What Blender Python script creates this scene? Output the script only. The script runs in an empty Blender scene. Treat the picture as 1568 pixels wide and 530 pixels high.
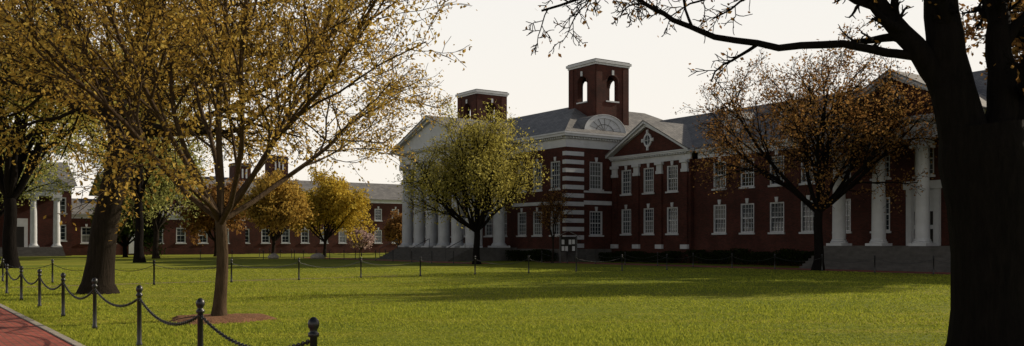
import bpy, math, random, bmesh
import numpy as np
from mathutils import Vector
random.seed(7); rng=np.random.default_rng(7)
D=bpy.data
scene=bpy.context.scene
# ------------------------------------------------------------------ materials
def newmat(name):
    m=D.materials.new(name); m.use_nodes=True
    nt=m.node_tree; nt.nodes.clear()
    out=nt.nodes.new('ShaderNodeOutputMaterial')
    return m,nt,out
def N(nt,t,**kw):
    n=nt.nodes.new(t)
    for k,v in kw.items(): setattr(n,k,v)
    return n
def ramp(nt,fac,stops):
    r=N(nt,'ShaderNodeValToRGB')
    el=r.color_ramp.elements
    while len(el)<len(stops): el.new(0.5)
    for e,(p,c) in zip(el,stops): e.position=p; e.color=(*c,1)
    nt.links.new(fac,r.inputs[0]); return r.outputs[0]
def noise(nt,vec,scale,detail=4,rough=.55):
    n=N(nt,'ShaderNodeTexNoise'); n.inputs['Scale'].default_value=scale
    n.inputs['Detail'].default_value=detail; n.inputs['Roughness'].default_value=rough
    if vec is not None: nt.links.new(vec,n.inputs['Vector'])
    return n.outputs['Fac']
def mixc(nt,fac,a,b,mode='MIX'):
    m=N(nt,'ShaderNodeMix',data_type='RGBA',blend_type=mode)
    for i,x in ((0,fac),(6,a),(7,b)):
        if isinstance(x,(int,float)): m.inputs[i].default_value=x
        elif isinstance(x,tuple): m.inputs[i].default_value=(*x,1)
        else: nt.links.new(x,m.inputs[i])
    return m.outputs[2]
def princ(nt,out,col,rough=.7,spec=.3,bump=None,bs=.3,bd=.02):
    p=N(nt,'ShaderNodeBsdfPrincipled')
    p.inputs['Roughness'].default_value=rough
    p.inputs['Specular IOR Level'].default_value=spec
    if isinstance(col,tuple): p.inputs['Base Color'].default_value=(*col,1)
    else: nt.links.new(col,p.inputs['Base Color'])
    if bump is not None:
        b=N(nt,'ShaderNodeBump'); b.inputs['Strength'].default_value=bs; b.inputs['Distance'].default_value=bd
        nt.links.new(bump,b.inputs['Height']); nt.links.new(b.outputs[0],p.inputs['Normal'])
    nt.links.new(p.outputs[0],out.inputs[0]); return p
def objcoord(nt): return N(nt,'ShaderNodeTexCoord').outputs['Object']
def simple(name,c,rough=.6,var=.25,scale=3,spec=.3):
    m,nt,out=newmat(name); oc=objcoord(nt)
    f=noise(nt,oc,scale,6)
    col=ramp(nt,f,[(.25,tuple(x*(1-var) for x in c)),(.75,tuple(min(1,x*(1+var)) for x in c))])
    princ(nt,out,col,rough,spec,f,.2,.01); return m
def brickmat(name,c1,c2,mortar,vertical=True,scale=1.0):
    m,nt,out=newmat(name); oc=objcoord(nt)
    if vertical:
        s=N(nt,'ShaderNodeSeparateXYZ'); nt.links.new(oc,s.inputs[0])
        a=N(nt,'ShaderNodeMath',operation='ADD'); nt.links.new(s.outputs[0],a.inputs[0]); nt.links.new(s.outputs[1],a.inputs[1])
        c=N(nt,'ShaderNodeCombineXYZ'); nt.links.new(a.outputs[0],c.inputs[0]); nt.links.new(s.outputs[2],c.inputs[1])
        vec=c.outputs[0]
    else: vec=oc
    b=N(nt,'ShaderNodeTexBrick'); nt.links.new(vec,b.inputs['Vector'])
    b.inputs['Scale'].default_value=scale
    b.inputs['Brick Width'].default_value=.22; b.inputs['Row Height'].default_value=.075 if vertical else .11
    b.inputs['Mortar Size'].default_value=.009; b.inputs['Bias'].default_value=0
    b.inputs['Color1'].default_value=(*c1,1); b.inputs['Color2'].default_value=(*c2,1); b.inputs['Mortar'].default_value=(*mortar,1)
    f=noise(nt,oc,.6,6,.65)
    dirt=ramp(nt,f,[(.3,(.55,.55,.55)),(.7,(1.25,1.2,1.15))])
    col=mixc(nt,1.0,b.outputs['Color'],dirt,'MULTIPLY')
    princ(nt,out,col,.85,.2,b.outputs['Fac'],-.4,.01); return m
M={}
M['brick']=brickmat('brick_wall',(.088,.022,.015),(.048,.015,.011),(.058,.037,.03))
M['paving']=brickmat('brick_paving',(.4,.105,.075),(.27,.07,.055),(.15,.085,.065),False)
M['white']=simple('white_paint',(.5,.515,.54),.5,.12,1.5)
M['stone']=simple('dark_stone',(.085,.08,.075),.85,.3,2)
M['kerb']=simple('kerb_stone',(.3,.27,.23),.85,.25,4)
M['iron']=simple('black_iron',(.012,.012,.014),.4,.3,8,.5)
M['dark']=simple('dark_interior',(.02,.018,.016),.9,.2)
M['gravel']=simple('worn_track',(.17,.12,.075),.95,.35,6)
def slate():
    m,nt,out=newmat('slate_roof'); oc=objcoord(nt)
    b=N(nt,'ShaderNodeTexBrick')
    s=N(nt,'ShaderNodeSeparateXYZ'); nt.links.new(oc,s.inputs[0])
    a=N(nt,'ShaderNodeMath',operation='ADD'); nt.links.new(s.outputs[0],a.inputs[0]); nt.links.new(s.outputs[1],a.inputs[1])
    c=N(nt,'ShaderNodeCombineXYZ'); nt.links.new(a.outputs[0],c.inputs[0]); nt.links.new(s.outputs[2],c.inputs[1])
    nt.links.new(c.outputs[0],b.inputs['Vector']); b.inputs['Scale'].default_value=1
    b.inputs['Brick Width'].default_value=.35; b.inputs['Row Height'].default_value=.14; b.inputs['Mortar Size'].default_value=.012
    b.inputs['Color1'].default_value=(.23,.225,.225,1); b.inputs['Color2'].default_value=(.15,.15,.155,1); b.inputs['Mortar'].default_value=(.06,.06,.065,1)
    f=noise(nt,oc,.9,6,.7); dirt=ramp(nt,f,[(.3,(.7,.7,.68)),(.7,(1.25,1.22,1.15))])
    princ(nt,out,mixc(nt,1.0,b.outputs['Color'],dirt,'MULTIPLY'),.6,.3,b.outputs['Fac'],-.5,.02); return m
M['roof']=slate()
def glassmat():
    m,nt,out=newmat('window_glass')
    g=N(nt,'ShaderNodeNewGeometry'); 
    col=ramp(nt,g.outputs['Random Per Island'],[(0,(.01,.014,.02)),(.5,(.022,.028,.036)),(.8,(.07,.08,.09)),(1,(.18,.18,.17))])
    princ(nt,out,col,.06,.6); return m
M['glass']=glassmat()
def barkmat(name,c):
    m,nt,out=newmat(name); oc=objcoord(nt)
    mp=N(nt,'ShaderNodeMapping'); mp.inputs['Scale'].default_value=(9,9,1.6); nt.links.new(oc,mp.inputs[0])
    f=noise(nt,mp.outputs[0],1.5,8,.7)
    f2=noise(nt,oc,.8,3)
    col=ramp(nt,f,[(.35,tuple(x*.4 for x in c)),(.65,tuple(x*1.4 for x in c))])
    col=mixc(nt,f2,col,tuple(x*.8 for x in c))
    princ(nt,out,col,.95,.05,f,1.0,.06); return m
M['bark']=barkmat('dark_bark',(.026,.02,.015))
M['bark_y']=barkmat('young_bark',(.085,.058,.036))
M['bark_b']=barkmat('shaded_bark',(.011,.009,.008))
def leafmat(name,stops,transl=.4):
    m,nt,out=newmat(name)
    g=N(nt,'ShaderNodeNewGeometry')
    f=noise(nt,g.outputs['Position'],.7,3)
    a=N(nt,'ShaderNodeMath',operation='MULTIPLY_ADD'); a.inputs[1].default_value=.55
    nt.links.new(g.outputs['Random Per Island'],a.inputs[0])
    b=N(nt,'ShaderNodeMath',operation='MULTIPLY'); b.inputs[1].default_value=.5; nt.links.new(f,b.inputs[0])
    nt.links.new(b.outputs[0],a.inputs[2])
    col=ramp(nt,a.outputs[0],stops)
    d=N(nt,'ShaderNodeBsdfDiffuse'); t=N(nt,'ShaderNodeBsdfTranslucent'); mx=N(nt,'ShaderNodeMixShader')
    mx.inputs[0].default_value=transl
    nt.links.new(col,d.inputs[0]); nt.links.new(col,t.inputs[0])
    nt.links.new(d.outputs[0],mx.inputs[1]); nt.links.new(t.outputs[0],mx.inputs[2]); nt.links.new(mx.outputs[0],out.inputs[0]); return m
M['gold']=leafmat('golden_leaves',[(.1,(.2,.115,.025)),(.45,(.46,.29,.06)),(.8,(.6,.44,.11)),(1,(.64,.56,.2))],.5)
M['bronze']=leafmat('bronze_leaves',[(.1,(.11,.05,.018)),(.5,(.28,.14,.045)),(.9,(.42,.26,.08))],.45)
M['olive']=leafmat('olive_leaves',[(.1,(.19,.155,.03)),(.5,(.44,.38,.08)),(.9,(.6,.54,.18))],.5)
M['lime']=leafmat('lime_leaves',[(.1,(.18,.19,.05)),(.5,(.4,.41,.12)),(.9,(.56,.55,.22))],.5)
M['yellow']=leafmat('yellow_leaves',[(.1,(.28,.18,.025)),(.5,(.6,.43,.06)),(.9,(.75,.6,.12))])
M['green']=leafmat('green_leaves',[(.1,(.02,.035,.01)),(.5,(.05,.075,.018)),(.9,(.1,.13,.035))])
M['pink']=leafmat('blossom',[(.1,(.3,.15,.15)),(.6,(.55,.4,.38)),(1,(.7,.6,.55))])
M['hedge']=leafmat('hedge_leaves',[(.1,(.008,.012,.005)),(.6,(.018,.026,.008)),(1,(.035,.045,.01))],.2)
M['blade']=leafmat('grass_blades',[(.1,(.13,.17,.025)),(.5,(.3,.335,.04)),(.85,(.46,.46,.065)),(1,(.58,.5,.15))],.4)
# ------------------------------------------------------------------ mesh helpers
class MB:
    def __init__(s): s.v=[]; s.f=[]
    def add(s,vs,fs):
        o=len(s.v); s.v.extend([tuple(map(float,v)) for v in vs]); s.f.extend([tuple(o+i for i in f) for f in fs])
    def box(s,x0,x1,y0,y1,z0,z1):
        vs=[(x,y,z) for z in (z0,z1) for y in (y0,y1) for x in (x0,x1)]
        s.add(vs,[(0,2,3,1),(4,5,7,6),(0,1,5,4),(2,6,7,3),(0,4,6,2),(1,3,7,5)])
    def pbox(s,P,a0,a1,n0,n1,z0,z1):
        vs=[P(a,n,z) for z in (z0,z1) for n in (n0,n1) for a in (a0,a1)]
        s.add(vs,[(0,2,3,1),(4,5,7,6),(0,1,5,4),(2,6,7,3),(0,4,6,2),(1,3,7,5)])
    def quad(s,*p): s.add(p,[tuple(range(len(p)))])
    def slab(s,pts,t):
        n=len(pts); vs=list(pts)+[(p[0],p[1],p[2]-t) for p in pts]
        fs=[tuple(range(n)),tuple(range(2*n-1,n-1,-1))]+[(i,(i+1)%n,n+(i+1)%n,n+i) for i in range(n)]
        s.add(vs,fs)
    def lathe(s,c,prof,k=20):
        n=len(prof); vs=[];fs=[]
        for r,z in prof:
            for i in range(k):
                a=2*math.pi*i/k; vs.append((c[0]+r*math.cos(a),c[1]+r*math.sin(a),c[2]+z))
        for j in range(n-1):
            for i in range(k):
                fs.append((j*k+i,j*k+(i+1)%k,(j+1)*k+(i+1)%k,(j+1)*k+i))
        fs.append(tuple((n-1)*k+i for i in range(k))); fs.append(tuple(k-1-i for i in range(k)))
        s.add(vs,fs)
    def obj(s,name,mat,parent=None,smooth=False):
        me=D.meshes.new(name); me.from_pydata(s.v,[],s.f); me.update()
        bm=bmesh.new(); bm.from_mesh(me); bmesh.ops.recalc_face_normals(bm,faces=bm.faces); bm.to_mesh(me); bm.free()
        me.materials.append(mat); o=D.objects.new(name,me); scene.collection.objects.link(o)
        if smooth:
            for p in me.polygons: p.use_smooth=True
        if parent: o.parent=parent
        return o
def fastmesh(name,V,F,mat,parent=None,smooth=False):
    V=np.asarray(V,dtype=np.float32).reshape(-1,3); F=np.asarray(F,dtype=np.int32); k=F.shape[1]
    me=D.meshes.new(name); me.vertices.add(len(V)); me.vertices.foreach_set('co',V.ravel())
    me.loops.add(F.size); me.loops.foreach_set('vertex_index',F.ravel())
    me.polygons.add(len(F)); me.polygons.foreach_set('loop_start',np.arange(0,F.size,k,dtype=np.int32))
    if smooth: me.polygons.foreach_set('use_smooth',np.ones(len(F),dtype=bool))
    me.update(calc_edges=True)
    me.materials.append(mat); o=D.objects.new(name,me); scene.collection.objects.link(o)
    if parent: o.parent=parent
    return o
def empty(name,loc=(0,0,0),rot=0):
    e=D.objects.new(name,None); scene.collection.objects.link(e); e.location=loc; e.rotation_euler=(0,0,rot); return e
# ------------------------------------------------------------------ building kit
class Bld:
    def __init__(s,name,loc,rot):
        s.e=empty(name,loc,rot); s.m={k:MB() for k in('brick','white','glass','roof','stone','dark','iron')}
    def done(s):
        nm={'brick':'brick_walls','white':'white_trim','glass':'window_panes','roof':'slate_roof','stone':'stonework','dark':'dark_openings','iron':'railings'}
        for k,mb in s.m.items():
            if mb.f: mb.obj(nm[k],M[k],s.e)
def Pf(y0): return lambda a,n,z:(a,y0-n,z)      # facing -y
def Pr(x0): return lambda a,n,z:(x0+n,a,z)      # facing +x
def Pl(x0): return lambda a,n,z:(x0-n,a,z)
def wall(b,P,a0,a1,z0,z1,ops=[],mat='brick'):
    A=sorted({a0,a1}|{o[0]-o[2]/2 for o in ops}|{o[0]+o[2]/2 for o in ops})
    Z=sorted({z0,z1}|{o[1] for o in ops}|{o[1]+o[3] for o in ops})
    A=[a for a in A if a0-1e-6<=a<=a1+1e-6]; Z=[z for z in Z if z0-1e-6<=z<=z1+1e-6]
    mb=b.m[mat]
    for i in range(len(A)-1):
        for j in range(len(Z)-1):
            ca=(A[i]+A[i+1])/2; cz=(Z[j]+Z[j+1])/2
            if any(abs(ca-o[0])<o[2]/2 and o[1]<cz<o[1]+o[3] for o in ops): continue
            mb.quad(P(A[i],0,Z[j]),P(A[i+1],0,Z[j]),P(A[i+1],0,Z[j+1]),P(A[i],0,Z[j+1]))
    for o in ops:
        l,r,bt,tp=o[0]-o[2]/2,o[0]+o[2]/2,o[1],o[1]+o[3]; d=-.3
        mb.quad(P(l,0,bt),P(l,d,bt),P(l,d,tp),P(l,0,tp)); mb.quad(P(r,0,bt),P(r,d,bt),P(r,d,tp),P(r,0,tp))
        mb.quad(P(l,0,tp),P(r,0,tp),P(r,d,tp),P(l,d,tp)); mb.quad(P(l,0,bt),P(r,0,bt),P(r,d,bt),P(l,d,bt))
def window(b,P,ac,zb,w,h,key=True,nv=3,nh=5,fw=.1):
    W=b.m['white']; l,r,t=ac-w/2,ac+w/2,zb+h
    W.pbox(P,l,l+fw,-.2,-.03,zb,t); W.pbox(P,r-fw,r,-.2,-.03,zb,t)
    W.pbox(P,l+fw,r-fw,-.2,-.035,t-fw,t); W.pbox(P,l+fw,r-fw,-.2,-.035,zb,zb+fw)
    zm=zb+h/2; W.pbox(P,l+fw,r-fw,-.2,-.07,zm-.04,zm+.04)
    for i in range(nv):
        a=l+fw+(w-2*fw)*(i+1)/(nv+1)
        for q0,q1 in ((zb+fw,zm-.04),(zm+.04,t-fw)): W.pbox(P,a-.013,a+.013,-.19,-.12,q0,q1)
    for j in range(nh):
        z=zb+h*(j+1)/(nh+1)
        if abs(z-zm)<.06: continue
        W.pbox(P,l+fw,r-fw,-.185,-.123,z-.013,z+.013)
    G=b.m['glass']
    G.quad(P(l+fw/2,-.165,zb+fw/2),P(r-fw/2,-.165,zb+fw/2),P(r-fw/2,-.165,zm),P(l+fw/2,-.165,zm))
    G.quad(P(l+fw/2,-.16,zm),P(r-fw/2,-.16,zm),P(r-fw/2,-.16,t-fw/2),P(l+fw/2,-.16,t-fw/2))
    b.m['white'].pbox(P,l-.1,r+.1,-.05,.1,zb-.13,zb-.004)
    if key:
        k=b.m['white']; 
        k.add([P(a,n,z) for n in(.004,.06) for a,z in((ac-.1,t+.01),(ac+.1,t+.01),(ac+.16,t+.38),(ac-.16,t+.38))],[(0,1,2,3),(7,6,5,4),(0,4,5,1),(1,5,6,2),(2,6,7,3),(3,7,4,0)])
def cornice(b,P,a0,a1,zt,h=.9,proj=.5,dent=True,e0=0,e1=0):
    W=b.m['white']
    W.pbox(P,a0-.06*e0,a1+.06*e1,-.1,.06,zt-h,zt-h*.42)
    W.pbox(P,a0-.2*e0,a1+.2*e1,-.1,.2,zt-h*.42+.003,zt-h*.28)
    W.pbox(P,a0-proj*.85*e0,a1+proj*.85*e1,-.1,proj*.85,zt-h*.28+.003,zt-h*.12)
    W.pbox(P,a0-proj*e0,a1+proj*e1,-.1,proj,zt-h*.12+.003,zt)
    if dent:
        a=a0+.1
        while a<a1-.1:
            W.pbox(P,a,a+.13,.203,.33,zt-h*.42+.01,zt-h*.28-.004); a+=.3
def column(b,x,y,z0,z1,r):
    W=b.m['white']; h=z1-z0
    W.box(x-r*1.35,x+r*1.35,y-r*1.35,y+r*1.35,z0,z0+.16)
    prof=[(r*1.28,.165),(r*1.3,.25),(r*1.15,.3),(r*1.12,.38),(r,.44)]
    for i in range(8):
        t=(i+1)/8; prof.append((r*(1-.16*t*t),.44+(h-.44-.75)*t))
    R=r*.84
    prof+=[(R*1.08,h-.7),(R,h-.66),(R*1.02,h-.5),(R*1.2,h-.42),(R*1.25,h-.3),(R*1.1,h-.26)]
    W.lathe((x,y,z0),prof,24)
    W.box(x-R*1.35,x+R*1.35,y-R*1.35,y+R*1.35,z0+h-.259,z0+h-.003)
    for sx in(-1,1):   # volutes
        W.box(x+sx*R*1.15-.14,x+sx*R*1.15+.14,y-R*1.3,y+R*1.3,z0+h-.52,z0+h-.262)
def pediment(b,c,hw,zb,rise,yf,yb,oculus=False,tymp='brick'):
    W=b.m['white']; R=b.m['roof']
    b.m[tymp].quad((c-hw+.3,yf+.3,zb),(c+hw-.3,yf+.3,zb),(c,yf+.3,zb+rise-.15))
    for s in(-1,1):
        for (y0,y1,dz0,dz1,ex) in ((yf,yf+.35,-.38,-.12,.0),(yf-.25,yf+.35,-.117,.06,.25)):
            ax,az=c+s*(hw+ex),zb-ex*rise/hw; tx,tz=c,zb+rise
            vs=[(x,y,z+d) for d in(dz0,dz1) for y in(y0,y1) for x,z in((ax,az),(tx,tz))]
            if dz0<-.3: vs=[(x,y,max(z,zb+.003)) for x,y,z in vs]
            W.add(vs,[(0,2,3,1),(4,5,7,6),(0,1,5,4),(2,6,7,3),(0,4,6,2),(1,3,7,5)])
        ex=.3; k=rise/hw
        R.slab([(c+s*(hw+ex),yf-.3,zb-ex*k+.16),(c,yf-.3,zb+rise+.16),(c,yb,zb+rise+.16),(c+s*(hw+ex),yb,zb-ex*k+.16)],.09)
    if oculus:
        zc=zb+rise*.42; k=16
        for i in range(k):
            a0,a1=2*math.pi*i/k,2*math.pi*(i+1)/k
            f=lambda r,a,y:(c+r*.8*math.sin(a),y,zc+r*math.cos(a))
            W.add([f(.42,a0,yf+.2),f(.6,a0,yf+.2),f(.6,a1,yf+.2),f(.42,a1,yf+.2),f(.42,a0,yf+.32),f(.6,a0,yf+.32),f(.6,a1,yf+.32),f(.42,a1,yf+.32)],[(0,1,2,3),(0,3,7,4),(1,5,6,2)])
            b.m['glass'].quad((c,yf+.28,zc),f(.45,a0,yf+.28),f(.45,a1,yf+.28))
        for dx,dz in((0,.72),(0,-.72),(.6,0),(-.6,0)):
            W.box(c+dx-.1,c+dx+.1,yf+.17,yf+.33,zc+dz-.14,zc+dz+.14)
        W.box(c-.02,c+.02,yf+.23,yf+.27,zc-.42,zc+.42); W.box(c-.33,c+.33,yf+.22,yf+.265,zc-.02,zc+.02)
def steps(b,x0,x1,y0,z1,n,tread=.32):
    for i in range(n):
        h=z1*(n-i)/(n+1)
        b.m['stone'].box(x0,x1,y0-tread*(i+1)+.002,y0-tread*i,-.1,h)
def arch_wall(b,P,a0,a1,z0,z1,ac,hw,zb,zs,mat='brick',th=.5):
    mb=b.m[mat]
    mb.quad(P(a0,0,z0),P(ac-hw,0,z0),P(ac-hw,0,z1),P(a0,0,z1)); mb.quad(P(ac+hw,0,z0),P(a1,0,z0),P(a1,0,z1),P(ac+hw,0,z1))
    mb.quad(P(ac-hw,0,z0),P(ac+hw,0,z0),P(ac+hw,0,zb),P(ac-hw,0,zb))
    k=12
    for i in range(k):
        t0,t1=math.pi*(1-i/k),math.pi*(1-(i+1)/k)
        p0=(ac+hw*math.cos(t0),zs+hw*math.sin(t0)); p1=(ac+hw*math.cos(t1),zs+hw*math.sin(t1))
        mb.quad(P(p0[0],0,p0[1]),P(p1[0],0,p1[1]),P(p1[0],0,z1),P(p0[0],0,z1))
        mb.quad(P(p0[0],0,p0[1]),P(p1[0],0,p1[1]),P(p1[0],-th,p1[1]),P(p0[0],-th,p0[1]))
        q=lambda p,s:(ac+(p[0]-ac)*s,zs+(p[1]-zs)*s)
        a,c_,d,e=q(p0,1.0),q(p1,1.0),q(p1,1.17),q(p0,1.17)
        b.m['brick'].add([P(*[a[0],.05,a[1]]),P(c_[0],.05,c_[1]),P(d[0],.05,d[1]),P(e[0],.05,e[1])],[(0,1,2,3)])
    for s in(-1,1): mb.quad(P(ac+s*hw,0,zb),P(ac+s*hw,-th,zb),P(ac+s*hw,-th,zs),P(ac+s*hw,0,zs))
    b.m['white'].pbox(P,ac-hw-.1,ac+hw+.1,-th,.08,zb-.12,zb)
    b.m['white'].pbox(P,ac-.12,ac+.12,.052,.12,zs+hw-.02,zs+hw+.42)
def tower(b,cx,cy,w,z0,z1):
    h=w/2
    for P,c in((Pf(cy-h),cx),(Pr(cx+h),cy),(Pl(cx-h),cy),(lambda a,n,z:(a,cy+h+n,z),cx)):
        arch_wall(b,P,c-h,c+h,z0,z1-.5,c,.68,z1-3.7,z1-2.0)
        for s in(-1,1): b.m['brick'].pbox(P,c+s*(h-.35)-.35,c+s*(h-.35)+.349,.0,.07,z0,z1-.503)
    W=b.m['white']
    W.box(cx-h-.1,cx+h+.1,cy-h-.1,cy+h+.1,z1-.5,z1-.33); W.box(cx-h-.22,cx+h+.22,cy-h-.22,cy+h+.22,z1-.327,z1-.1)
    b.m['stone'].box(cx-h-.1,cx+h+.1,cy-h-.1,cy+h+.1,z1-.097,z1)
# ------------------------------------------------------------------ site axes
U=np.array([-.57,.8216]); V=np.array([.8216,.57])   # U runs up the mall, V across it
ROT=math.atan2(-.8216,.57)
def site(lx,ly): # from hall frame to world
    p=np.array([4.6,78.])-U*lx+V*ly; return float(p[0]),float(p[1])
# ---- main hall
H=Bld('brick_hall_with_portico',(4.6,78,0),ROT)
EZ=11.1
fwin=[]
for x in(-1.5,-4.1,-6.5,-21.5,-24.1,-26.6):
    fwin+= [(x,6.3,1.35,2.4),(x,2.3,1.35,2.1)]
for x in(-9.6,-12,-14,-16,-18.4):
    fwin+=[(x,6.6,1.35,2.3)]
    if x!=-14: fwin+=[(x,2.3,1.35,2.3)]
P=Pf(0)
wall(H,P,-28,0,0,EZ-.9,fwin)
for o in fwin: window(H,P,*o)
H.m['white'].pbox(P,-14.9,-13.1,-.1,.08,1.2,4.9)
H.m['dark'].pbox(P,-14.6,-13.4,.0801,.0802,1.25,4.0)
P=Pr(0); rw=[(3.35,6.3,1.45,2.4),(3.35,2.3,1.45,2.1)]
wall(H,P,0,20,0,EZ-.9,rw)
for o in rw: window(H,P,*o)
wall(H,Pl(-28),0,20,0,EZ-.9,[]); H.m['brick'].quad((-28,20,0),(0,20,0),(0,20,EZ),(-28,20,EZ))
cornice(H,Pf(0),-28,0,EZ,1.25,.6,True,1,1); cornice(H,Pr(0),0.101,20,EZ-.002,1.25,.6,True)
cornice(H,Pl(-28),0.101,20,EZ-.002,1.15,.6,False)
z=1.2
while z<9.6:
    H.m['white'].pbox(Pr(0),-.05,1.95,.0,.05,z,z+.36)
    H.m['white'].pbox(Pf(0),-.42,0.047,.003,.047,z+.002,z+.358)
    z+=.72
H.m['white'].pbox(Pr(0),1.96,5.5,0,.07,6.0,6.16); H.m['white'].pbox(Pr(0),1.96,5.5,0,.06,4.95,5.3)
H.m['white'].pbox(Pf(0),-8,-.43,0,.06,4.95,5.25); H.m['white'].pbox(Pf(0),-28,-20.5,0,.06,4.95,5.25)
H.m['stone'].pbox(Pf(0),-8,.1,0,.1,0,1.1); H.m['stone'].pbox(Pr(0),.0,5.5,0,.097,0,1.097)
ov=.55; x0,x1,y0,y1=-28-ov,ov,-ov,20+ov; ins=6.2; zt=14.5
e=[(x0,y0,EZ+.02),(x1,y0,EZ+.02),(x1,y1,EZ+.02),(x0,y1,EZ+.02)]; t=[(x0+ins,y0+ins,zt),(x1-ins,y0+ins,zt),(x1-ins,y1-ins,zt),(x0+ins,y1-ins,zt)]
for i in range(4): H.m['roof'].quad(e[i],e[(i+1)%4],t[(i+1)%4],t[i])
H.m['roof'].quad(*t); H.m['roof'].quad(*e[::-1])
tower(H,-4,7,3.9,11.6,18.3); tower(H,-24,7,3.9,11.6,18.3)
def lunette(b,xf,yc,z0,hw,hh,xb):
    k=20; W=b.m['white']
    f=lambda s,t,x:(x,yc+hw*s*math.cos(t),z0+hh*s*math.sin(t))
    for i in range(k):
        t0,t1=math.pi*i/k,math.pi*(i+1)/k
        W.add([f(.8,t0,xf+.1),f(1,t0,xf+.1),f(1,t1,xf+.1),f(.8,t1,xf+.1),f(.8,t0,xf-.1),f(.8,t1,xf-.1)],[(0,1,2,3),(0,3,5,4)])
        b.m['roof'].quad(f(1.03,t0,xf+.2),f(1.03,t1,xf+.2),f(1.03,t1,xb),f(1.03,t0,xb))
        W.quad(f(1.0,t0,xf+.2),f(1.03,t0,xf+.2),f(1.03,t1,xf+.2),f(1.0,t1,xf+.2)); W.quad(f(1.0,t0,xf+.2),f(1.0,t0,xf+.1),f(1.0,t1,xf+.1),f(1.0,t1,xf+.2))
        b.m['white'].quad((xf,yc,z0),f(.82,t0,xf),f(.82,t1,xf))
    for i in range(1,8):
        t=math.pi*i/8; dy=.025
        c=f(.82,t,xf+.05)
        b.m['stone'].add([(xf+.05,yc-dy,z0),(xf+.05,yc+dy,z0+.03),(c[0],c[1]+dy,c[2]),(c[0],c[1]-dy,c[2]-.02)],[(0,1,2,3)])
    for i in range(k):
        t0,t1=math.pi*i/k,math.pi*(i+1)/k
        b.m['stone'].quad(f(.42,t0,xf+.06),f(.45,t0,xf+.06),f(.45,t1,xf+.06),f(.42,t1,xf+.06))
    W.box(xf-.1,xf+.15,yc-hw,yc+hw,z0-.18,z0)
lunette(H,-.25,4.5,11.42,2.35,1.5,-5)
PF=1.2
H.m['stone'].box(-20.9,-7.1,-5.2,-.11,-.1,PF)
steps(H,-20.9,-7.1,-5.2,PF,7)
for i in range(6): column(H,-8-2.4*i,-4.5,PF,9.4,.55)
for x in(-8,-20): column(H,x,-1.5,PF,9.4,.55)
W=H.m['white']
W.box(-20.6,-7.4,-5.05,-4.0,9.4,10.1)
for x in(-8,-20): W.box(x-.52,x+.52,-3.999,-.1,9.4,10.098)
cornice(H,Pf(-5.05),-20.6,-7.4,10.75,.9,.5,True,1,1); cornice(H,Pr(-7.4),-4.94,-.6,10.748,.9,.5,True); cornice(H,Pl(-20.6),-4.94,-.6,10.748,.9,.5,False)
W.box(-20.5,-7.5,-4.95,-.1,10.05,10.12)
pediment(H,-14,7.1,10.76,2.75,-5.5,6,tymp='white')
for x in(-7.6,-20.4,-14):
    for s in range(2): H.m['iron'].lathe((x,-5.4-2*s,.0),[(.025,0),(.025,2.05-.95*s)],6)
    H.m['iron'].add([(x-.02,-5.4,2.0),(x+.02,-5.4,2.0),(x+.02,-7.4,1.05),(x-.02,-7.4,1.05),(x-.02,-5.4,2.05),(x+.02,-5.4,2.05),(x+.02,-7.4,1.1),(x-.02,-7.4,1.1)],[(0,1,2,3),(4,5,6,7),(0,4,7,3),(1,5,6,2)])
H.done()
# ---- wing building
B=Bld('brick_wing_building',(4.6,78,0),ROT)
Y=5.5; L=46; WE=9.15
pw=[(x,z,1.25,h) for x in(1.95,4.75,7.55) for z,h in((5.85,2.1),(2.4,2.15))]
P=Pf(Y-.4); wall(B,P,0.11,9.6,0,WE-.8,pw)
for o in pw: window(B,P,*o)
wall(B,Pr(9.6),Y-.4,Y,0,WE-.8); 
ww=[(x,z,1.3,h) for x in(12.3,15.05,17.8,20.55,23.3,26.2,32.2,35.1,37.9,40.7,43.5) for z,h in((5.85,2.1),(2.4,2.2))]+[(29.2,5.85,1.3,2.1)]
P=Pf(Y); wall(B,P,9.6,L,0,WE-.8,ww)
for o in ww: window(B,P,*o)
wall(B,Pr(L),Y,16.5,0,12); B.m['brick'].quad((0.1,16.5,0),(L,16.5,0),(L,16.5,WE),(.1,16.5,WE))
for x in(.55,3.35,6.15,9.05):
    P=Pf(Y-.4); B.m['brick'].pbox(P,x-.3,x+.3,.0,.16,1.5,7.35)
    B.m['white'].pbox(P,x-.36,x+.36,.002,.22,7.353,7.6); B.m['white'].pbox(P,x-.3,x+.3,.002,.17,7.603,8.1); B.m['white'].pbox(P,x-.42,x+.42,.002,.3,8.103,WE-.8)
    B.m['white'].pbox(P,x-.38,x+.38,.002,.25,1.15,1.497)
cornice(B,Pf(Y-.4),.12,9.6,WE,.8,.45,True,0,1)
cornice(B,Pf(Y),10.06,24.3,WE,.8,.45,True); cornice(B,Pf(Y),34.1,L,WE,.8,.45,True,0,1)
B.m['brick'].pbox(Pf(Y),9.6,24,0,.08,0,1.1); B.m['brick'].pbox(Pf(Y-.4),.12,9.6,0,.08,0,1.1)
R=B.m['roof']; yr=11.; zr=12.9
R.slab([(.05,Y-.45,WE+.02),(L+.4,Y-.45,WE+.02),(L+.4,yr,zr),(.05,yr,zr)],.1)
R.slab([(.05,16.9,WE+.02),(L+.4,16.9,WE+.02),(L+.4,yr,zr),(.05,yr,zr)],.1)
B.m['brick'].quad((L-.01,Y,WE-.1),(L-.01,16.5,WE-.1),(L-.01,yr,zr-.15))
pediment(B,4.85,4.85,WE+.02,2.6,Y-.85,yr+1,True)
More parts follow.
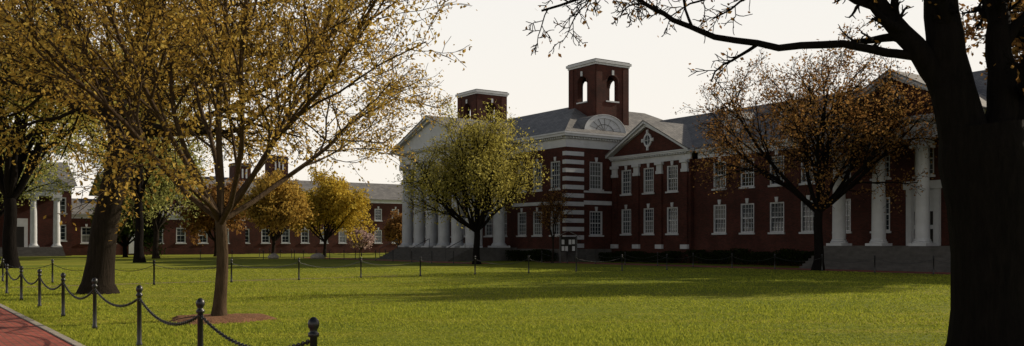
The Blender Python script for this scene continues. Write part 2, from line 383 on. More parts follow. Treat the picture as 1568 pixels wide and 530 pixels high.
def dormer(b,x,y,z):
    b.m['white'].box(x-.75,x-.5,y,y+3,z,z+1.5); b.m['white'].box(x+.5,x+.75,y,y+3,z,z+1.5); b.m['white'].box(x-.499,x+.499,y+.02,y+.3,z+1.35,z+1.498)
    b.m['glass'].quad((x-.5,y+.1,z),(x+.5,y+.1,z),(x+.5,y+.1,z+1.4),(x-.5,y+.1,z+1.4))
    b.m['white'].box(x-.02,x+.02,y+.04,y+.09,z,z+1.35)
    for zz in(.35,.7,1.05): b.m['white'].box(x-.499,x+.499,y+.045,y+.085,z+zz-.02,z+zz+.02)
    b.m['white'].quad((x-.75,y+.02,z+1.5),(x+.75,y+.02,z+1.5),(x,y+.02,z+2.05))
    for s in(-1,1): b.m['roof'].slab([(x+s*.9,y-.12,z+1.45),(x,y-.12,z+2.15),(x,y+4,z+2.15),(x+s*.9,y+3,z+1.45)],.08)
for x in(12.4,17.8,22): dormer(B,x,Y+1.2,WE+.75)
PF=1.45; B.m['stone'].box(24,34.4,2.2,Y-.09,-.1,PF); steps(B,24.2,34.2,2.2,PF,8,.3)
for x in(24.9,27.75,30.65,33.5): column(B,x,2.9,PF,7.8,.42)
W=B.m['white']; W.box(24.45,33.95,2.45,3.35,7.8,8.4); 
for x in(24.9,33.5): W.box(x-.42,x+.42,3.351,Y,7.8,8.398)
W.box(24.5,33.9,2.5,Y,8.35,8.45)
cornice(B,Pf(2.45),24.45,33.95,9.15,.8,.45,True,1,1); cornice(B,Pr(33.95),2.56,Y,9.148,.8,.45); cornice(B,Pl(24.45),2.56,Y,9.148,.8,.45)
pediment(B,29.2,5.2,WE+.02,2.75,2.0,yr+1,True,'brick')
P=Pf(Y); W.pbox(P,28.1,28.45,.0,.22,PF,5.0); W.pbox(P,29.95,30.3,0,.22,PF,5.0); W.pbox(P,27.95,30.45,0,.3,5.003,5.5)
W.pbox(P,28.45,29.95,.003,.06,PF,4.999)
for s in(-1,1):
    for zz in(PF+.2,PF+1.3): B.m['dark'].pbox(P,29.2+s*.37-.25,29.2+s*.37+.25,.06,.07,zz,zz+.85)
x,w=36.5,2.2
B.m['brick'].box(x-w/2,x+w/2,10.2,11.8,11,15.6); B.m['white'].box(x-w/2-.12,x+w/2+.12,10.08,11.92,15.3,15.55)
B.done()
# ---- far hall closing the mall
ROT2=math.atan2(.57,.8216)
F=Bld('distant_brick_hall',(-17.6,150,0),ROT2)
fw=[(x,z,1.3,h) for x in np.arange(-42,20,3.1) for z,h in((5.2,1.9),(1.6,2.1))]
wall(F,Pf(0),-45,22,0,8,fw)
for o in fw: window(F,Pf(0),*o,nv=1,nh=3,fw=.14)
wall(F,Pl(-45),0,12,0,8); cornice(F,Pf(0),-45,22,8.6,.6,.4,False,1,0)
F.m['roof'].slab([(-45.6,-.5,8.62),(22,-.5,8.62),(22,6,11.6),(-45.6,6,11.6)],.1); F.m['roof'].slab([(-45.6,12.5,8.62),(22,12.5,8.62),(22,6,11.6),(-45.6,6,11.6)],.1)
for x,w,zt in((-19.5,2.9,15.2),(-25.3,2.6,13.8)):
    F.m['brick'].box(x-w/2,x+w/2,4.8,7.2,10,zt); F.m['stone'].box(x-w/2-.12,x+w/2+.12,4.68,7.32,zt-.5,zt-.3)
    for k in(-.6,0,.6): F.m['white'].box(x+k-.12,x+k+.12,4.76,4.8,zt-2.3,zt-.9)
F.done()
# ---- left hall
G=Bld('distant_portico_hall',(-59,112,0),ROT2)
wall(G,Pf(0),-12,4.6,0,8.2,[(x,z,1.2,2) for x in(-10,-7,3.4) for z in(1.9,5.3)])
for x in(-10,-7,3.4):
    for z in(1.9,5.3): window(G,Pf(0),x,z,1.2,2,nv=1,nh=3,fw=.14)
wall(G,Pr(4.6),0,14,0,8.2); cornice(G,Pf(0),-12,4.6,8.8,.7,.4,False,0,1); cornice(G,Pr(4.6),.12,14,8.798,.7,.4,False)
G.m['stone'].box(-5.6,3.1,-3.4,-.0,-.1,1.1); steps(G,-5.6,3.1,-3.4,1.1,6)
for x in(-5,-2.5,0,2.5): column(G,x,-2.8,1.1,7.3,.4)
G.m['white'].box(-5.5,3.0,-3.2,0,7.3,8.0); cornice(G,Pf(-3.2),-5.5,3.0,8.8,.8,.4,False,1,1)
pediment(G,-1.25,4.6,8.82,2.6,-3.5,6,False,'white')
G.m['white'].pbox(Pf(0),-2.2,-.3,0,.15,1.1,4.6); G.m['dark'].pbox(Pf(0),-1.8,-.7,.151,.16,1.1,3.6)
G.m['roof'].slab([(-12,-.4,8.82),(5.2,-.4,8.82),(5.2,7,12.2),(-12,7,12.2)],.1)
G.m['brick'].quad((4.58,0,8.3),(4.58,14,8.3),(4.58,7,12))
wn=[(x,1.6,1.3,2.1) for x in(7,10,16,19,22,25)]
wall(G,Pf(4),4.6,28,0,4.9,wn)
for o in wn: window(G,Pf(4),*o,nv=1,nh=3,fw=.14)
cornice(G,Pf(4),5.1,28,5.4,.6,.3,False); G.m['roof'].slab([(4.7,3.7,5.42),(28,3.7,5.42),(28,9,7.6),(4.7,9,7.6)],.1)
G.m['white'].pbox(Pf(4),12.2,13.8,0,.1,.2,2.9)
G.done()
# ------------------------------------------------------------------ ground
def lawnmat():
    m,nt,out=newmat('lawn'); oc=objcoord(nt)
    f1=noise(nt,oc,.12,5,.6); f2=noise(nt,oc,3.5,6,.7); f3=noise(nt,oc,45,4,.7)
    mp=N(nt,'ShaderNodeMapping'); mp.inputs['Rotation'].default_value=(0,0,-.35); mp.inputs['Scale'].default_value=(.05,.8,1); nt.links.new(oc,mp.inputs[0])
    f4=noise(nt,mp.outputs[0],1,4,.6)
    c=ramp(nt,f3,[(.3,(.085,.115,.016)),(.7,(.23,.265,.035))])
    c=mixc(nt,ramp(nt,f4,[(.45,(0,0,0)),(.75,(.75,.75,.75))]),c,(.36,.3,.055))
    c=mixc(nt,1.0,c,ramp(nt,f1,[(.3,(.72,.8,.7)),(.7,(1.22,1.15,1.1))]),'MULTIPLY')
    c=mixc(nt,1.0,c,ramp(nt,f2,[(.3,(.58,.65,.6)),(.7,(1.32,1.22,1.1))]),'MULTIPLY')
    princ(nt,out,c,.95,.05,f3,.2,.01); return m
M['lawn']=lawnmat()
me=D.meshes.new('lawn_ground'); me.from_pydata([(-1500,-100,0),(1500,-100,0),(1500,2500,0),(-1500,2500,0)],[],[(0,1,2,3)]); me.materials.append(M['lawn'])
go=D.objects.new('lawn_ground',me); scene.collection.objects.link(go)
e0=np.array([-6.8,14.3])
def strip(name,p,d,w0,w1,l0,l1,mat,z=.004):
    e=empty(name,(p[0],p[1],0),math.atan2(d[1],d[0])); mb=MB(); mb.box(l0,l1,w0,w1,-.05,z); mb.obj('surface',M[mat],e)
    return e
s1=strip('brick_path',e0,U,0.0,4.2,-30,120,'paving',.012)
k=MB(); k.box(-30,120,-.12,-.002,-.05,.03); k.obj('edging',M['kerb'],s1)
fence2=[(-13.9,35.5),(-11.6,37.8),(-9.37,40.2),(-7.04,42.6),(-4.5,44.9),(-1.9,47.0),(.9,49.2),(3.6,51.2),(6.4,53.2),(9.3,54.9)]
strip('worn_track',(-9.9,41.0),(.74,.67),0,.5,-14,6,'gravel',.008)
strip('brick_walkway',site(0,-2.7),-U,0,3.0,-1,60,'paving',.016)
strip('brick_walkway',site(-34,-10.4),-U,0,2.2,0,35,'paving',.02)
mm,nt,out=newmat('mulch'); oc=objcoord(nt); f=noise(nt,oc,30,6,.7)
princ(nt,out,ramp(nt,f,[(.3,(.08,.04,.022)),(.7,(.34,.18,.1))]),.95,.1,f,1,.05)
def mulch(x,y,r):
    mb=MB(); k=40; vs=[(0,0,.09)]; fs=[]
    for j,(q,z) in enumerate(((.55,.075),(.85,.05),(1.0,.0))):
        for i in range(k):
            a=2*math.pi*i/k; rr=r*q*(1+.1*math.sin(3*a)+.06*math.sin(7*a+1)+random.uniform(-.03,.03)); vs.append((rr*math.cos(a),rr*math.sin(a),z+random.uniform(0,.02)*(z>0)))
    for i in range(k): fs.append((0,1+i,1+(i+1)%k))
    for j in range(2):
        for i in range(k): fs.append((1+j*k+i,1+(j+1)*k+i,1+(j+1)*k+(i+1)%k,1+j*k+(i+1)%k))
    mb.add(vs,fs); o=mb.obj('mulch_bed',mm); o.location=(x,y,0); return o
mulch(-6.25,19.6,1.1)
# ------------------------------------------------------------------ fences
POST=[(.0,0),(.048,0),(.048,.06),(.036,.09),(.034,.80),(.05,.81),(.05,.84),(.034,.85),(.034,.87),(.05,.895),(.054,.925),(.045,.955),(.02,.98),(.0,.985)]
def fence(name,pts,links=0):
    e=empty(name); mb=MB(); ch=MB()
    for i,(x,y) in enumerate(pts): mb.lathe((x,y,0),POST,12)
    for i in range(len(pts)-1):
        a=np.array([*pts[i],.78]); b=np.array([*pts[i+1],.78]); L=np.linalg.norm(b-a); sag=.24+random.uniform(-.03,.04)
        n=int(L/.055) if i<links else 14
        P_=[a+(b-a)*t+np.array([0,0,-sag*4*t*(1-t)]) for t in np.linspace(0,1,n+1)]
        hd=(b-a)[:2]/L; side=np.array([-hd[1],hd[0],0])
        if i<links:
            for j in range(n):
                c=(P_[j]+P_[j+1])/2; t=(P_[j+1]-P_[j]); t/=np.linalg.norm(t)
                s=side if j%2 else np.cross(t,side)
                q=np.cross(t,s); K=8;vs=[];fs=[]
                for m_ in range(K):
                    an=2*math.pi*m_/K; cc=c+t*.036*math.cos(an)+s*.02*math.sin(an)
                    o=(t*math.cos(an)+s*math.sin(an)); 
                    for w in range(4):
                        wa=2*math.pi*w/4; vs.append(cc+o*.008*math.cos(wa)+q*.008*math.sin(wa))
                for m_ in range(K):
                    for w in range(4): fs.append((m_*4+w,((m_+1)%K)*4+w,((m_+1)%K)*4+(w+1)%4,m_*4+(w+1)%4))
                ch.add(vs,fs)
        else:
            vs=[];fs=[]
            for j,p in enumerate(P_):
                for w in range(4):
                    wa=math.pi/4+2*math.pi*w/4; vs.append(p+side*.014*math.cos(wa)+np.array([0,0,.014*math.sin(wa)]))
            for j in range(n):
                for w in range(4): fs.append((j*4+w,j*4+4+w,j*4+4+(w+1)%4,j*4+(w+1)%4))
            ch.add(vs,fs)
    mb.obj('posts',M['iron'],e,True); ch.obj('chain',M['iron'],e,True)
f1=[(-1.78,8.2),(-3.75,11.0)]+[tuple(np.array([-5.87,14.4])+U*3.6*i) for i in range(14)]
fence('chain_fence',f1,7)
fence('chain_fence',fence2,0)
fence('chain_fence',[(-13.9,35.5),(-16.3,36.4),(-18.8,37.4),(-21.5,38.6),(-24.3,40)],0)
fence('chain_fence',[site(x,-3.3) for x in np.arange(1,50,3.4)],0)
fence('chain_fence',[site(x,-11.3) for x in np.arange(-44,2,3.4)],0)
fence('chain_fence',[(-30+2.9*i,88+.5*i) for i in range(9)],0)
# ------------------------------------------------------------------ trees
def nrm(v): return v/(math.sqrt(v[0]*v[0]+v[1]*v[1]+v[2]*v[2])+1e-9)
class Tree:
    def __init__(s,name,loc,bark,leaf,lsize=.06,lpm=20,seed=1,cfg=None,spread=.12):
        s.e=empty(name,(loc[0],loc[1],0)); s.V=[];s.F=[];s.n=0;s.L=[];s.bark=bark;s.leaf=leaf;s.ls=lsize;s.lpm=lpm;s.sp=spread
        s.r=np.random.default_rng(seed)
        s.c=dict(nch=[7,7,6,5],ratio=[.62,.6,.55,.5],ang=[40,42,45,50],up=[.12,.06,.03,0],wander=[.10,.13,.17,.22],segs=[8,6,5,4],maxlev=4,leaflev=3,minr=.004,t0=[.35,.25,.2,.15],droop=0)
        if cfg: s.c.update(cfg)
    def tube(s,pts,rad,k):
        pts=np.asarray(pts,float); n=len(pts); t=np.empty_like(pts); t[1:-1]=pts[2:]-pts[:-2]; t[0]=pts[1]-pts[0]; t[-1]=pts[-1]-pts[-2]
        t/=np.sqrt((t*t).sum(1))[:,None]+1e-9
        ref=np.array([.3,.9,.1]) if abs(t[0,2])>.7 else np.array([0,0,1.]); 
        a=np.cross(t,ref); a/=np.sqrt((a*a).sum(1))[:,None]+1e-9; b=np.cross(t,a)
        th=np.arange(k)*2*np.pi/k
        ring=pts[:,None,:]+np.asarray(rad)[:,None,None]*(np.cos(th)[None,:,None]*a[:,None,:]+np.sin(th)[None,:,None]*b[:,None,:])
        s.V.append(ring.reshape(-1,3))
        i=np.arange(n-1)[:,None]*k; j=np.arange(k)[None,:]; j2=(j+1)%k
        s.F.append((np.stack([i+j,i+j2,i+k+j2,i+k+j],-1).reshape(-1,4))+s.n); s.n+=n*k
    def leaves(s,pts,dens,L):
        pts=np.asarray(pts); n=s.r.poisson(L*dens)
        if n==0: return
        t=s.r.random(n)*(len(pts)-1); i=t.astype(int); f=(t-i)[:,None]
        s.L.append(pts[i]*(1-f)+pts[i+1]*f+s.r.normal(0,s.sp,(n,3)))
    def grow(s,p,d,L,r,lev):
        c=s.c; q=min(lev,3); n=c['segs'][q]; pts=[p]; d=nrm(d); rn=s.r.normal(0,c['wander'][q],(n,3))
        for i in range(n):
            dd=d+rn[i]; dd[2]+=c['up'][q]-c['droop']*(lev>=2)*i/n; d=nrm(dd); p=p+d*(L/n); pts.append(p)
        rad=np.linspace(r,max(r*.4,c['minr']),n+1) ; s.tube(pts,rad,7 if lev==0 else(5 if lev==1 else 3)); s.spawn(pts,rad,L,lev)
    def spawn(s,pts,rad,L,lev,nch=None,t0=None):
        c=s.c; q=min(lev,3)
        if lev>=c['leaflev']: s.leaves(pts,s.lpm,L)
        if lev>=c['maxlev']: return
        nc=nch or c['nch'][q]; ph=s.r.random()*6.28; ts=t0 if t0 is not None else c['t0'][q]; n=len(pts)-1
        for k in range(nc):
            t=ts+(1-ts)*(k+s.r.random()*.9)/nc; x=min(t*n,n-1e-3); i=int(x); f=x-i
            a=np.asarray(pts[i]); b=np.asarray(pts[i+1]); pos=a*(1-f)+b*f; dd=nrm(b-a)
            ph+=2.4+s.r.normal(0,.3)
            e1=nrm(np.array([dd[1],-dd[0],0.])) if abs(dd[2])<.95 else np.array([1.,0,0]); e2=np.array([dd[1]*e1[2]-dd[2]*e1[1],dd[2]*e1[0]-dd[0]*e1[2],dd[0]*e1[1]-dd[1]*e1[0]])
            an=math.radians(c['ang'][q]*s.r.uniform(.65,1.3))
            nd=dd*math.cos(an)+(e1*math.cos(ph)+e2*math.sin(ph))*math.sin(an)
            ll=L*c['ratio'][q]*(1.15-.55*t)*s.r.uniform(.75,1.25); rr=(rad[i]*(1-f)+rad[i+1]*f)*.6
            s.grow(pos,nd,ll,max(rr,c['minr']*1.3),lev+1)
    def finish(s):
        fastmesh('trunk_and_branches',np.concatenate(s.V),np.concatenate(s.F),M[s.bark],s.e,True)
        if s.L: s.leafmesh(np.concatenate(s.L))
        return s
    def leafmesh(s,p,name='foliage'):
        n=len(p); a=s.r.normal(0,1,(n,3)); a/=np.linalg.norm(a,axis=1)[:,None]; b=np.cross(a,s.r.normal(0,1,(n,3))); b/=np.linalg.norm(b,axis=1)[:,None]
        sz=(s.ls*s.r.uniform(.5,1.3,n))[:,None]; V_=np.stack([p-a*sz,p+b*sz*.55,p+a*sz,p-b*sz*.55],1).reshape(-1,3)
        fastmesh(name,V_,np.arange(4*n).reshape(-1,4),M[s.leaf],s.e)
def auto_tree(name,loc,h,fork,r,bark,leaf,limbs=7,lang=(20,55),lsize=.1,lpm=8,seed=1,cfg=None,spread=.2,limbL=None):
    T=Tree(name,loc,bark,leaf,lsize,lpm,seed,cfg,spread)
    tp=[np.array([.04*math.sin(z*2+seed),.03*math.cos(z*1.7+seed),z]) for z in np.linspace(-.1,fork*1.0,7)]
    rad=[r*1.6,r*1.12,r,r*.95,r*.92,r*.9,r*.88]; T.tube(tp,rad,10)
    ph=seed
    for k in range(limbs):
        ph+=2*math.pi/limbs+T.r.normal(0,.25); an=math.radians(T.r.uniform(*lang))
        d=np.array([math.cos(ph)*math.sin(an),math.sin(ph)*math.sin(an),math.cos(an)])
        LL=(limbL or (h-fork)*.8)*T.r.uniform(.85,1.1)
        T.grow(tp[-1]-np.array([0,0,T.r.uniform(0,.15)*fork*.5]),d,LL,r*.5,0)
    T.grow(tp[-1],np.array([.05,.02,1.]),(h-fork)*.75,r*.6,0)
    T.finish(); return T
auto_tree('young_elm_tree',(-6.25,19.6),10,2.2,.13,'bark_y','gold',limbs=9,lang=(22,66),lsize=.042,lpm=17,seed=5,spread=.08,limbL=7.0,
   cfg=dict(nch=[10,8,6,5],ratio=[.48,.5,.5,.45],ang=[27,34,38,42],up=[.05,.03,.02,0],wander=[.08,.12,.15,.2],minr=.005,t0=[.25,.2,.15,.1],maxlev=3,leaflev=2))
T=Tree('large_elm_tree',(-13.4,29.6),'bark','gold',.07,11,11,dict(maxlev=3,leaflev=2,nch=[9,8,7,5],ratio=[.5,.5,.5,.5],ang=[45,45,45,45],minr=.008,up=[.06,.02,0,0]),.14)
def A(l): return [np.array(p,float) for p in l]
tr=A([(0,0,-.1),(0,0,.35),(.08,0,1),(.2,0,2.1),(.45,0,3.2),(.65,0,4.1),(.8,0,4.75)]); T.tube(tr,[.72,.5,.43,.4,.39,.4,.38],16)
limbs=[([(.75,0,4.5),(.3,.2,5.7),(-.2,.4,7.2),(-1.3,.5,8.9),(-2.4,.8,11),(-3.2,1,13.5)],.27),
 ([(.8,0,4.5),(1.6,-.1,5.4),(2.2,-.3,6.8),(3.2,-.2,8.0),(3.8,.1,9.5),(4.8,.3,12.5)],.26),
 ([(1.2,0,5),(2.4,.5,5.5),(3.6,.9,6.0),(5.2,1.2,6.9),(6.8,1.5,8.2)],.15),
 ([(.75,0,4.7),(.9,.8,6.5),(1.2,1.5,8.5),(1.1,2,11),(1.5,2.2,14)],.2),
 ([(.3,.2,5.6),(-1.2,-.3,6.3),(-3,-.8,6.9),(-5,-1,7.9)],.12),
 ([(-.2,.4,7.2),(-1.8,1.2,7.8),(-3.6,1.8,8.2),(-5.8,2.2,9.4)],.1)]
for pts,r in limbs:
    pts=A(pts); n=len(pts); pp=[];
    for i in range(n-1):
        for t in(0,.33,.66): pp.append(pts[i]*(1-t)+pts[i+1]*t+T.r.normal(0,.05,3)*(t>0))
    pp.append(pts[-1]); rad=np.linspace(r,r*.3,len(pp)); T.tube(pp,rad,9); T.spawn(pp,rad,8,0,12,.12)
T.finish()
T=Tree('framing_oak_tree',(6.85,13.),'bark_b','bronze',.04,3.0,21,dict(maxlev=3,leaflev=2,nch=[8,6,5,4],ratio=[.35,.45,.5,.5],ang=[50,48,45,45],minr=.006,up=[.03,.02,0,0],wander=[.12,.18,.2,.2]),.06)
T.tube(A([(0.05,0,-.1),(.03,0,.25),(0,0,.7),(-.02,0,1.5),(-.06,0,2.2),(-.12,0,2.8),(-.18,0,3.3)]),[.8,.64,.56,.54,.56,.62,.55],18)
limbs=[([(-.3,0,2.7),(-.5,0,3.5),(-.68,0,4.3),(-.76,0,5.2),(-.85,.1,6.5),(-1.2,.3,9)],.36,8,.4),
 ([(-.5,0,3.3),(-.8,0,4.0),(-1.12,0,4.45),(-1.75,-.1,5.1),(-2.6,-.2,6.3),(-3.4,-.3,8)],.2,10,.35),
 ([(-1.0,0,4.3),(-1.5,.05,4.36),(-2.1,.1,4.5),(-3.0,.2,4.46),(-3.9,.3,4.64),(-4.5,.35,4.9),(-4.9,.4,5.15),(-5.6,.5,5.6)],.07,5,.45),
 ([(.05,0,3.0),(.12,0,3.8),(.06,0,4.6),(.05,.1,5.4),(.3,.2,8)],.24,8,.4),
 ([(.15,0,2.9),(.5,0,3.7),(.8,.1,4.5),(1.6,.2,6)],.26,6,.3),
 ([(-1.75,-.1,5.1),(-2.6,.2,5.35),(-3.4,.5,5.3),(-4.4,.7,5.5),(-5.6,.9,5.4),(-6.4,1,5.2)],.05,11,.3)]
for pts,r,nc,t0 in limbs:
    pts=A(pts); pp=[]
    for i in range(len(pts)-1):
        for t in(0,.33,.66): pp.append(pts[i]*(1-t)+pts[i+1]*t+T.r.normal(0,.02,3)*(t>0))
    pp.append(pts[-1]); rad=np.linspace(r,r*.35,len(pp)); T.tube(pp,rad,12); T.spawn(pp,rad,2.8,0,nc,t0)
T.finish()
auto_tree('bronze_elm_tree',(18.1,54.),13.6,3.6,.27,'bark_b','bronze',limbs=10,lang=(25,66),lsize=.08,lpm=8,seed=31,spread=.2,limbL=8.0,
   cfg=dict(nch=[8,7,6,5],ratio=[.55,.5,.5,.45],ang=[36,40,42,42],minr=.011,maxlev=3,leaflev=2,t0=[.25,.2,.15,.1],up=[.06,.03,0,0]))
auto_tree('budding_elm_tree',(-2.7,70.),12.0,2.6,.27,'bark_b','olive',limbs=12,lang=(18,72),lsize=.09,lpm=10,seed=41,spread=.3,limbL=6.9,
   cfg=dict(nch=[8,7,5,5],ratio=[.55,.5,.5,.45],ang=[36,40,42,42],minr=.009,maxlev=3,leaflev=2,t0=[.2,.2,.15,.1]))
auto_tree('slender_young_tree',(3.3,74.),6.4,1.8,.08,'bark','bronze',limbs=6,lang=(12,32),lsize=.07,lpm=8,seed=43,spread=.12,limbL=3.2,cfg=dict(nch=[6,6,5,4],minr=.01,maxlev=2,leaflev=1))
C2=dict(nch=[7,6,5,4],minr=.015,maxlev=3,leaflev=2,t0=[.25,.2,.15,.1])
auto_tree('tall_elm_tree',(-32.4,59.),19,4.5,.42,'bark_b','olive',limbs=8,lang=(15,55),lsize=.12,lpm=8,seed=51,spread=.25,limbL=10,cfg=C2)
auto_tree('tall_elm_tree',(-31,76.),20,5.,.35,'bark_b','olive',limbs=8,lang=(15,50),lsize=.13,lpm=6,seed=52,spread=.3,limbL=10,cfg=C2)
auto_tree('weeping_tree',(-37,95.),14,3.,.3,'bark','lime',limbs=9,lang=(15,60),lsize=.15,lpm=8,seed=53,spread=.3,limbL=8,cfg=dict(C2,droop=.35))
auto_tree('golden_tree',(-25.3,97.),9.,1.8,.2,'bark','gold',limbs=9,lang=(20,68),lsize=.15,lpm=13,seed=54,spread=.25,limbL=4.9,cfg=C2)
auto_tree('yellow_tree',(-21.5,105.),10.2,1.8,.2,'bark','yellow',limbs=10,lang=(20,68),lsize=.15,lpm=15,seed=55,spread=.25,limbL=5.2,cfg=C2)
auto_tree('reddish_tree',(-35,108.),9.,1.8,.2,'bark','bronze',limbs=9,lang=(20,68),lsize=.17,lpm=12,seed=56,spread=.25,limbL=4.8,cfg=C2)
auto_tree('reddish_tree',(-16,128.),6.0,1.2,.15,'bark','bronze',limbs=8,lang=(20,68),lsize=.17,lpm=8,seed=57,spread=.25,limbL=3,cfg=C2)
auto_tree('blossom_tree',(-18.5,112.),3.6,.8,.08,'bark','pink',limbs=7,lang=(20,70),lsize=.12,lpm=12,seed=58,spread=.2,limbL=2.2,cfg=dict(C2,maxlev=2,leaflev=1))
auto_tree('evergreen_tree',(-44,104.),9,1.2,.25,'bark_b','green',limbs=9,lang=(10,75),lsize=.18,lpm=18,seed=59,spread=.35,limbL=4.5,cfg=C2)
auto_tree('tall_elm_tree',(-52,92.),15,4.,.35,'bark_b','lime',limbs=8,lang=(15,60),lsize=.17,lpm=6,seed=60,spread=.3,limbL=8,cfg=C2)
# unseen tree added just right of the view to cast the lawn's shadow band
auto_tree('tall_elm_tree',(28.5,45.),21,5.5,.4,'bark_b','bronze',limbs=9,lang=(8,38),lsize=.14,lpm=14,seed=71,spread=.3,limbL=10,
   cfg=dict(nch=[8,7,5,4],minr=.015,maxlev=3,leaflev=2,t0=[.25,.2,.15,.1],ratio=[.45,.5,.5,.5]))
def mass(name,pts,mat,size,n,seed):
    r=np.random.default_rng(seed); e=empty(name); P_=[]
    for (x,y,h,w) in pts:
        for k in range(14):
            c=np.array([x+r.normal(0,w*.4),y+r.normal(0,w*.3),h*r.uniform(.25,.85)]); rr=w*r.uniform(.2,.4)
            q=r.normal(0,1,(n//14,3)); q/=np.linalg.norm(q,axis=1)[:,None]; P_.append(c+q*rr*r.uniform(.6,1.05,(len(q),1)))
    p=np.concatenate(P_); p=p[p[:,2]>0]; k=len(p); a=r.normal(0,1,(k,3)); a/=np.linalg.norm(a,axis=1)[:,None]; b=np.cross(a,r.normal(0,1,(k,3))); b/=np.linalg.norm(b,axis=1)[:,None]
    sz=(size*r.uniform(.5,1.3,k))[:,None]; V_=np.stack([p-a*sz,p+b*sz*.6,p+a*sz,p-b*sz*.6],1).reshape(-1,3)
    fastmesh('foliage',V_,np.arange(4*k).reshape(-1,4),M[mat],e)
mass('distant_tree_mass',[(x,190+random.uniform(-10,15),random.uniform(8,13),9) for x in range(-150,120,9)],'green',.5,900,3)
def hedge(name,lx0,lx1,ly0,ly1,h,n,seed):
    r=np.random.default_rng(seed); p=np.stack([r.uniform(lx0,lx1,n),r.uniform(ly0,ly1,n),r.random(n)**.5*h],1)
    p[:,2]*=(.8+.2*np.sin(p[:,0]*2.1+seed)*np.sin(p[:,0]*.9))
    a=r.normal(0,1,(n,3)); a/=np.linalg.norm(a,axis=1)[:,None]; b=np.cross(a,r.normal(0,1,(n,3))); b/=np.linalg.norm(b,axis=1)[:,None]
    V_=np.stack([p-a*.07,p+b*.05,p+a*.07,p-b*.05],1).reshape(-1,3)
    o=fastmesh(name,V_,np.arange(4*n).reshape(-1,4),M['hedge']); o.location=(4.6,78,0); o.rotation_euler=(0,0,ROT)
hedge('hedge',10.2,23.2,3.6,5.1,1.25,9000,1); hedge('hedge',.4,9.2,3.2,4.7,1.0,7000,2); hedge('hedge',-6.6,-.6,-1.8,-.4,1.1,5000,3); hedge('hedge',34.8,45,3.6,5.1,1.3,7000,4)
kb=Bld('notice_board',(*site(1.6,-1.0),0),ROT+.9)
kb.m['iron'].box(-.75,-.63,-.06,.06,0,2.2); kb.m['iron'].box(.63,.75,-.06,.06,0,2.2); kb.m['dark'].box(-.629,.629,-.05,.05,.85,2.15)
for s in(-1,1): kb.m['roof'].slab([(s*1.0,-.35,2.15),(0,-.35,2.65),(0,.35,2.65),(s*1.0,.35,2.15)],.06)
for i in range(4):
    for j in range(2):
        if (i+j)%3!=2: kb.m['white'].box(-.55+.29*i,-.33+.29*i,-.062,-.052,.95+.55*j+random.uniform(0,.1),1.35+.55*j)
kb.done()
def boulder(x,y,r):
    bm=bmesh.new(); bmesh.ops.create_icosphere(bm,subdivisions=3,radius=1)
    for v in bm.verts:
        n=math.sin(v.co.x*3+x)+math.sin(v.co.y*4+1)+math.sin(v.co.z*3.3+2); v.co*=(1+.09*n); v.co.x*=r*1.2; v.co.y*=r; v.co.z=v.co.z*r*.8+r*.45
    me=D.meshes.new('boulder'); bm.to_mesh(me); bm.free(); me.materials.append(M['kerb']); o=D.objects.new('boulder',me); scene.collection.objects.link(o); o.location=(x,y,0)
boulder(-24.3,93,.45); boulder(-19.6,92,.5)
# ------------------------------------------------------------------ grass blades
n=330000
d=np.exp(rng.uniform(math.log(9.5),math.log(60),n)); X=rng.uniform(-.8,.8,n)*d; Yg=d
rel=np.stack([X-e0[0],Yg-e0[1]],1); side=rel@np.array([-U[1],U[0]])
ok=~((side>-.1)&(side<4.3))
ok&=((X+6.25)**2+(Yg-19.6)**2>1.1)
hl=np.stack([X-4.6,Yg-78],1)@V; ok&=hl<-2.9
X,Yg,d=X[ok],Yg[ok],d[ok]; n=len(X)
hgt=rng.uniform(.025,.06,n)*(.8+.4*np.sin(X*.7)*np.sin(Yg*.5)); wd=(.006+.0004*d); an=rng.uniform(0,6.28,n)
lx,ly=rng.normal(0,.03,n),rng.normal(0,.03,n)
Vv=np.stack([np.stack([X-np.cos(an)*wd,Yg-np.sin(an)*wd,np.zeros(n)],1),np.stack([X+np.cos(an)*wd,Yg+np.sin(an)*wd,np.zeros(n)],1),np.stack([X+lx,Yg+ly,hgt],1)],1).reshape(-1,3)
fastmesh('grass',Vv,np.arange(3*n).reshape(-1,3),M['blade'])
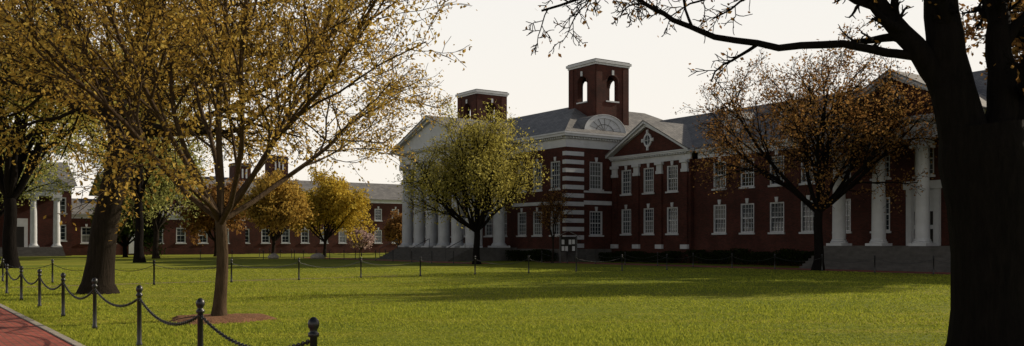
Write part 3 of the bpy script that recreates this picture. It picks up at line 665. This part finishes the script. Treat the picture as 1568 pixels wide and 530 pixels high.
# ------------------------------------------------------------------ light
sv=Vector((.87,.49,0)).normalized(); el=math.radians(27); sun=Vector((sv.x*math.cos(el),sv.y*math.cos(el),math.sin(el)))
sd=D.lights.new('sun','SUN'); sd.energy=5.0; sd.angle=math.radians(.6); sd.color=(1,.87,.68)
so=D.objects.new('sun',sd); scene.collection.objects.link(so); so.rotation_euler=sun.to_track_quat('Z','Y').to_euler(); so.location=(60,40,60)
w=D.worlds.new('World'); scene.world=w; w.use_nodes=True; nt=w.node_tree; nt.nodes.clear()
out=nt.nodes.new('ShaderNodeOutputWorld'); bg=nt.nodes.new('ShaderNodeBackground'); bg2=nt.nodes.new('ShaderNodeBackground')
sk=nt.nodes.new('ShaderNodeTexSky'); sk.sky_type='NISHITA'; sk.sun_disc=False; sk.sun_elevation=el; sk.sun_rotation=math.atan2(sv.x,sv.y); sk.dust_density=3
nt.links.new(sk.outputs[0],bg.inputs[0]); bg.inputs[1].default_value=.05
tc=nt.nodes.new('ShaderNodeTexCoord'); sp=nt.nodes.new('ShaderNodeSeparateXYZ'); nt.links.new(tc.outputs['Generated'],sp.inputs[0])
rp=nt.nodes.new('ShaderNodeValToRGB'); rp.color_ramp.elements[0].position=0; rp.color_ramp.elements[0].color=(1,.93,.82,1); rp.color_ramp.elements[1].position=.3; rp.color_ramp.elements[1].color=(.92,.9,.86,1)
nt.links.new(sp.outputs[2],rp.inputs[0]); nt.links.new(rp.outputs[0],bg2.inputs[0]); bg2.inputs[1].default_value=1.0
mr=nt.nodes.new('ShaderNodeMapRange'); mr.inputs[1].default_value=.27; mr.inputs[2].default_value=.45; nt.links.new(sp.outputs[2],mr.inputs[0])
mx=nt.nodes.new('ShaderNodeMixShader'); nt.links.new(mr.outputs[0],mx.inputs[0]); nt.links.new(bg2.outputs[0],mx.inputs[1]); nt.links.new(bg.outputs[0],mx.inputs[2]); nt.links.new(mx.outputs[0],out.inputs[0])
scene.view_settings.view_transform='Standard'; scene.view_settings.look='None'; scene.view_settings.exposure=0
cam=D.cameras.new('camera'); co=D.objects.new('camera',cam); scene.collection.objects.link(co); co.location=(0,0,1.65); co.rotation_euler=(math.pi/2,0,0)
cam.sensor_width=36; cam.lens=32.14; cam.shift_y=.068; cam.clip_end=5000; cam.clip_start=.1
scene.camera=co
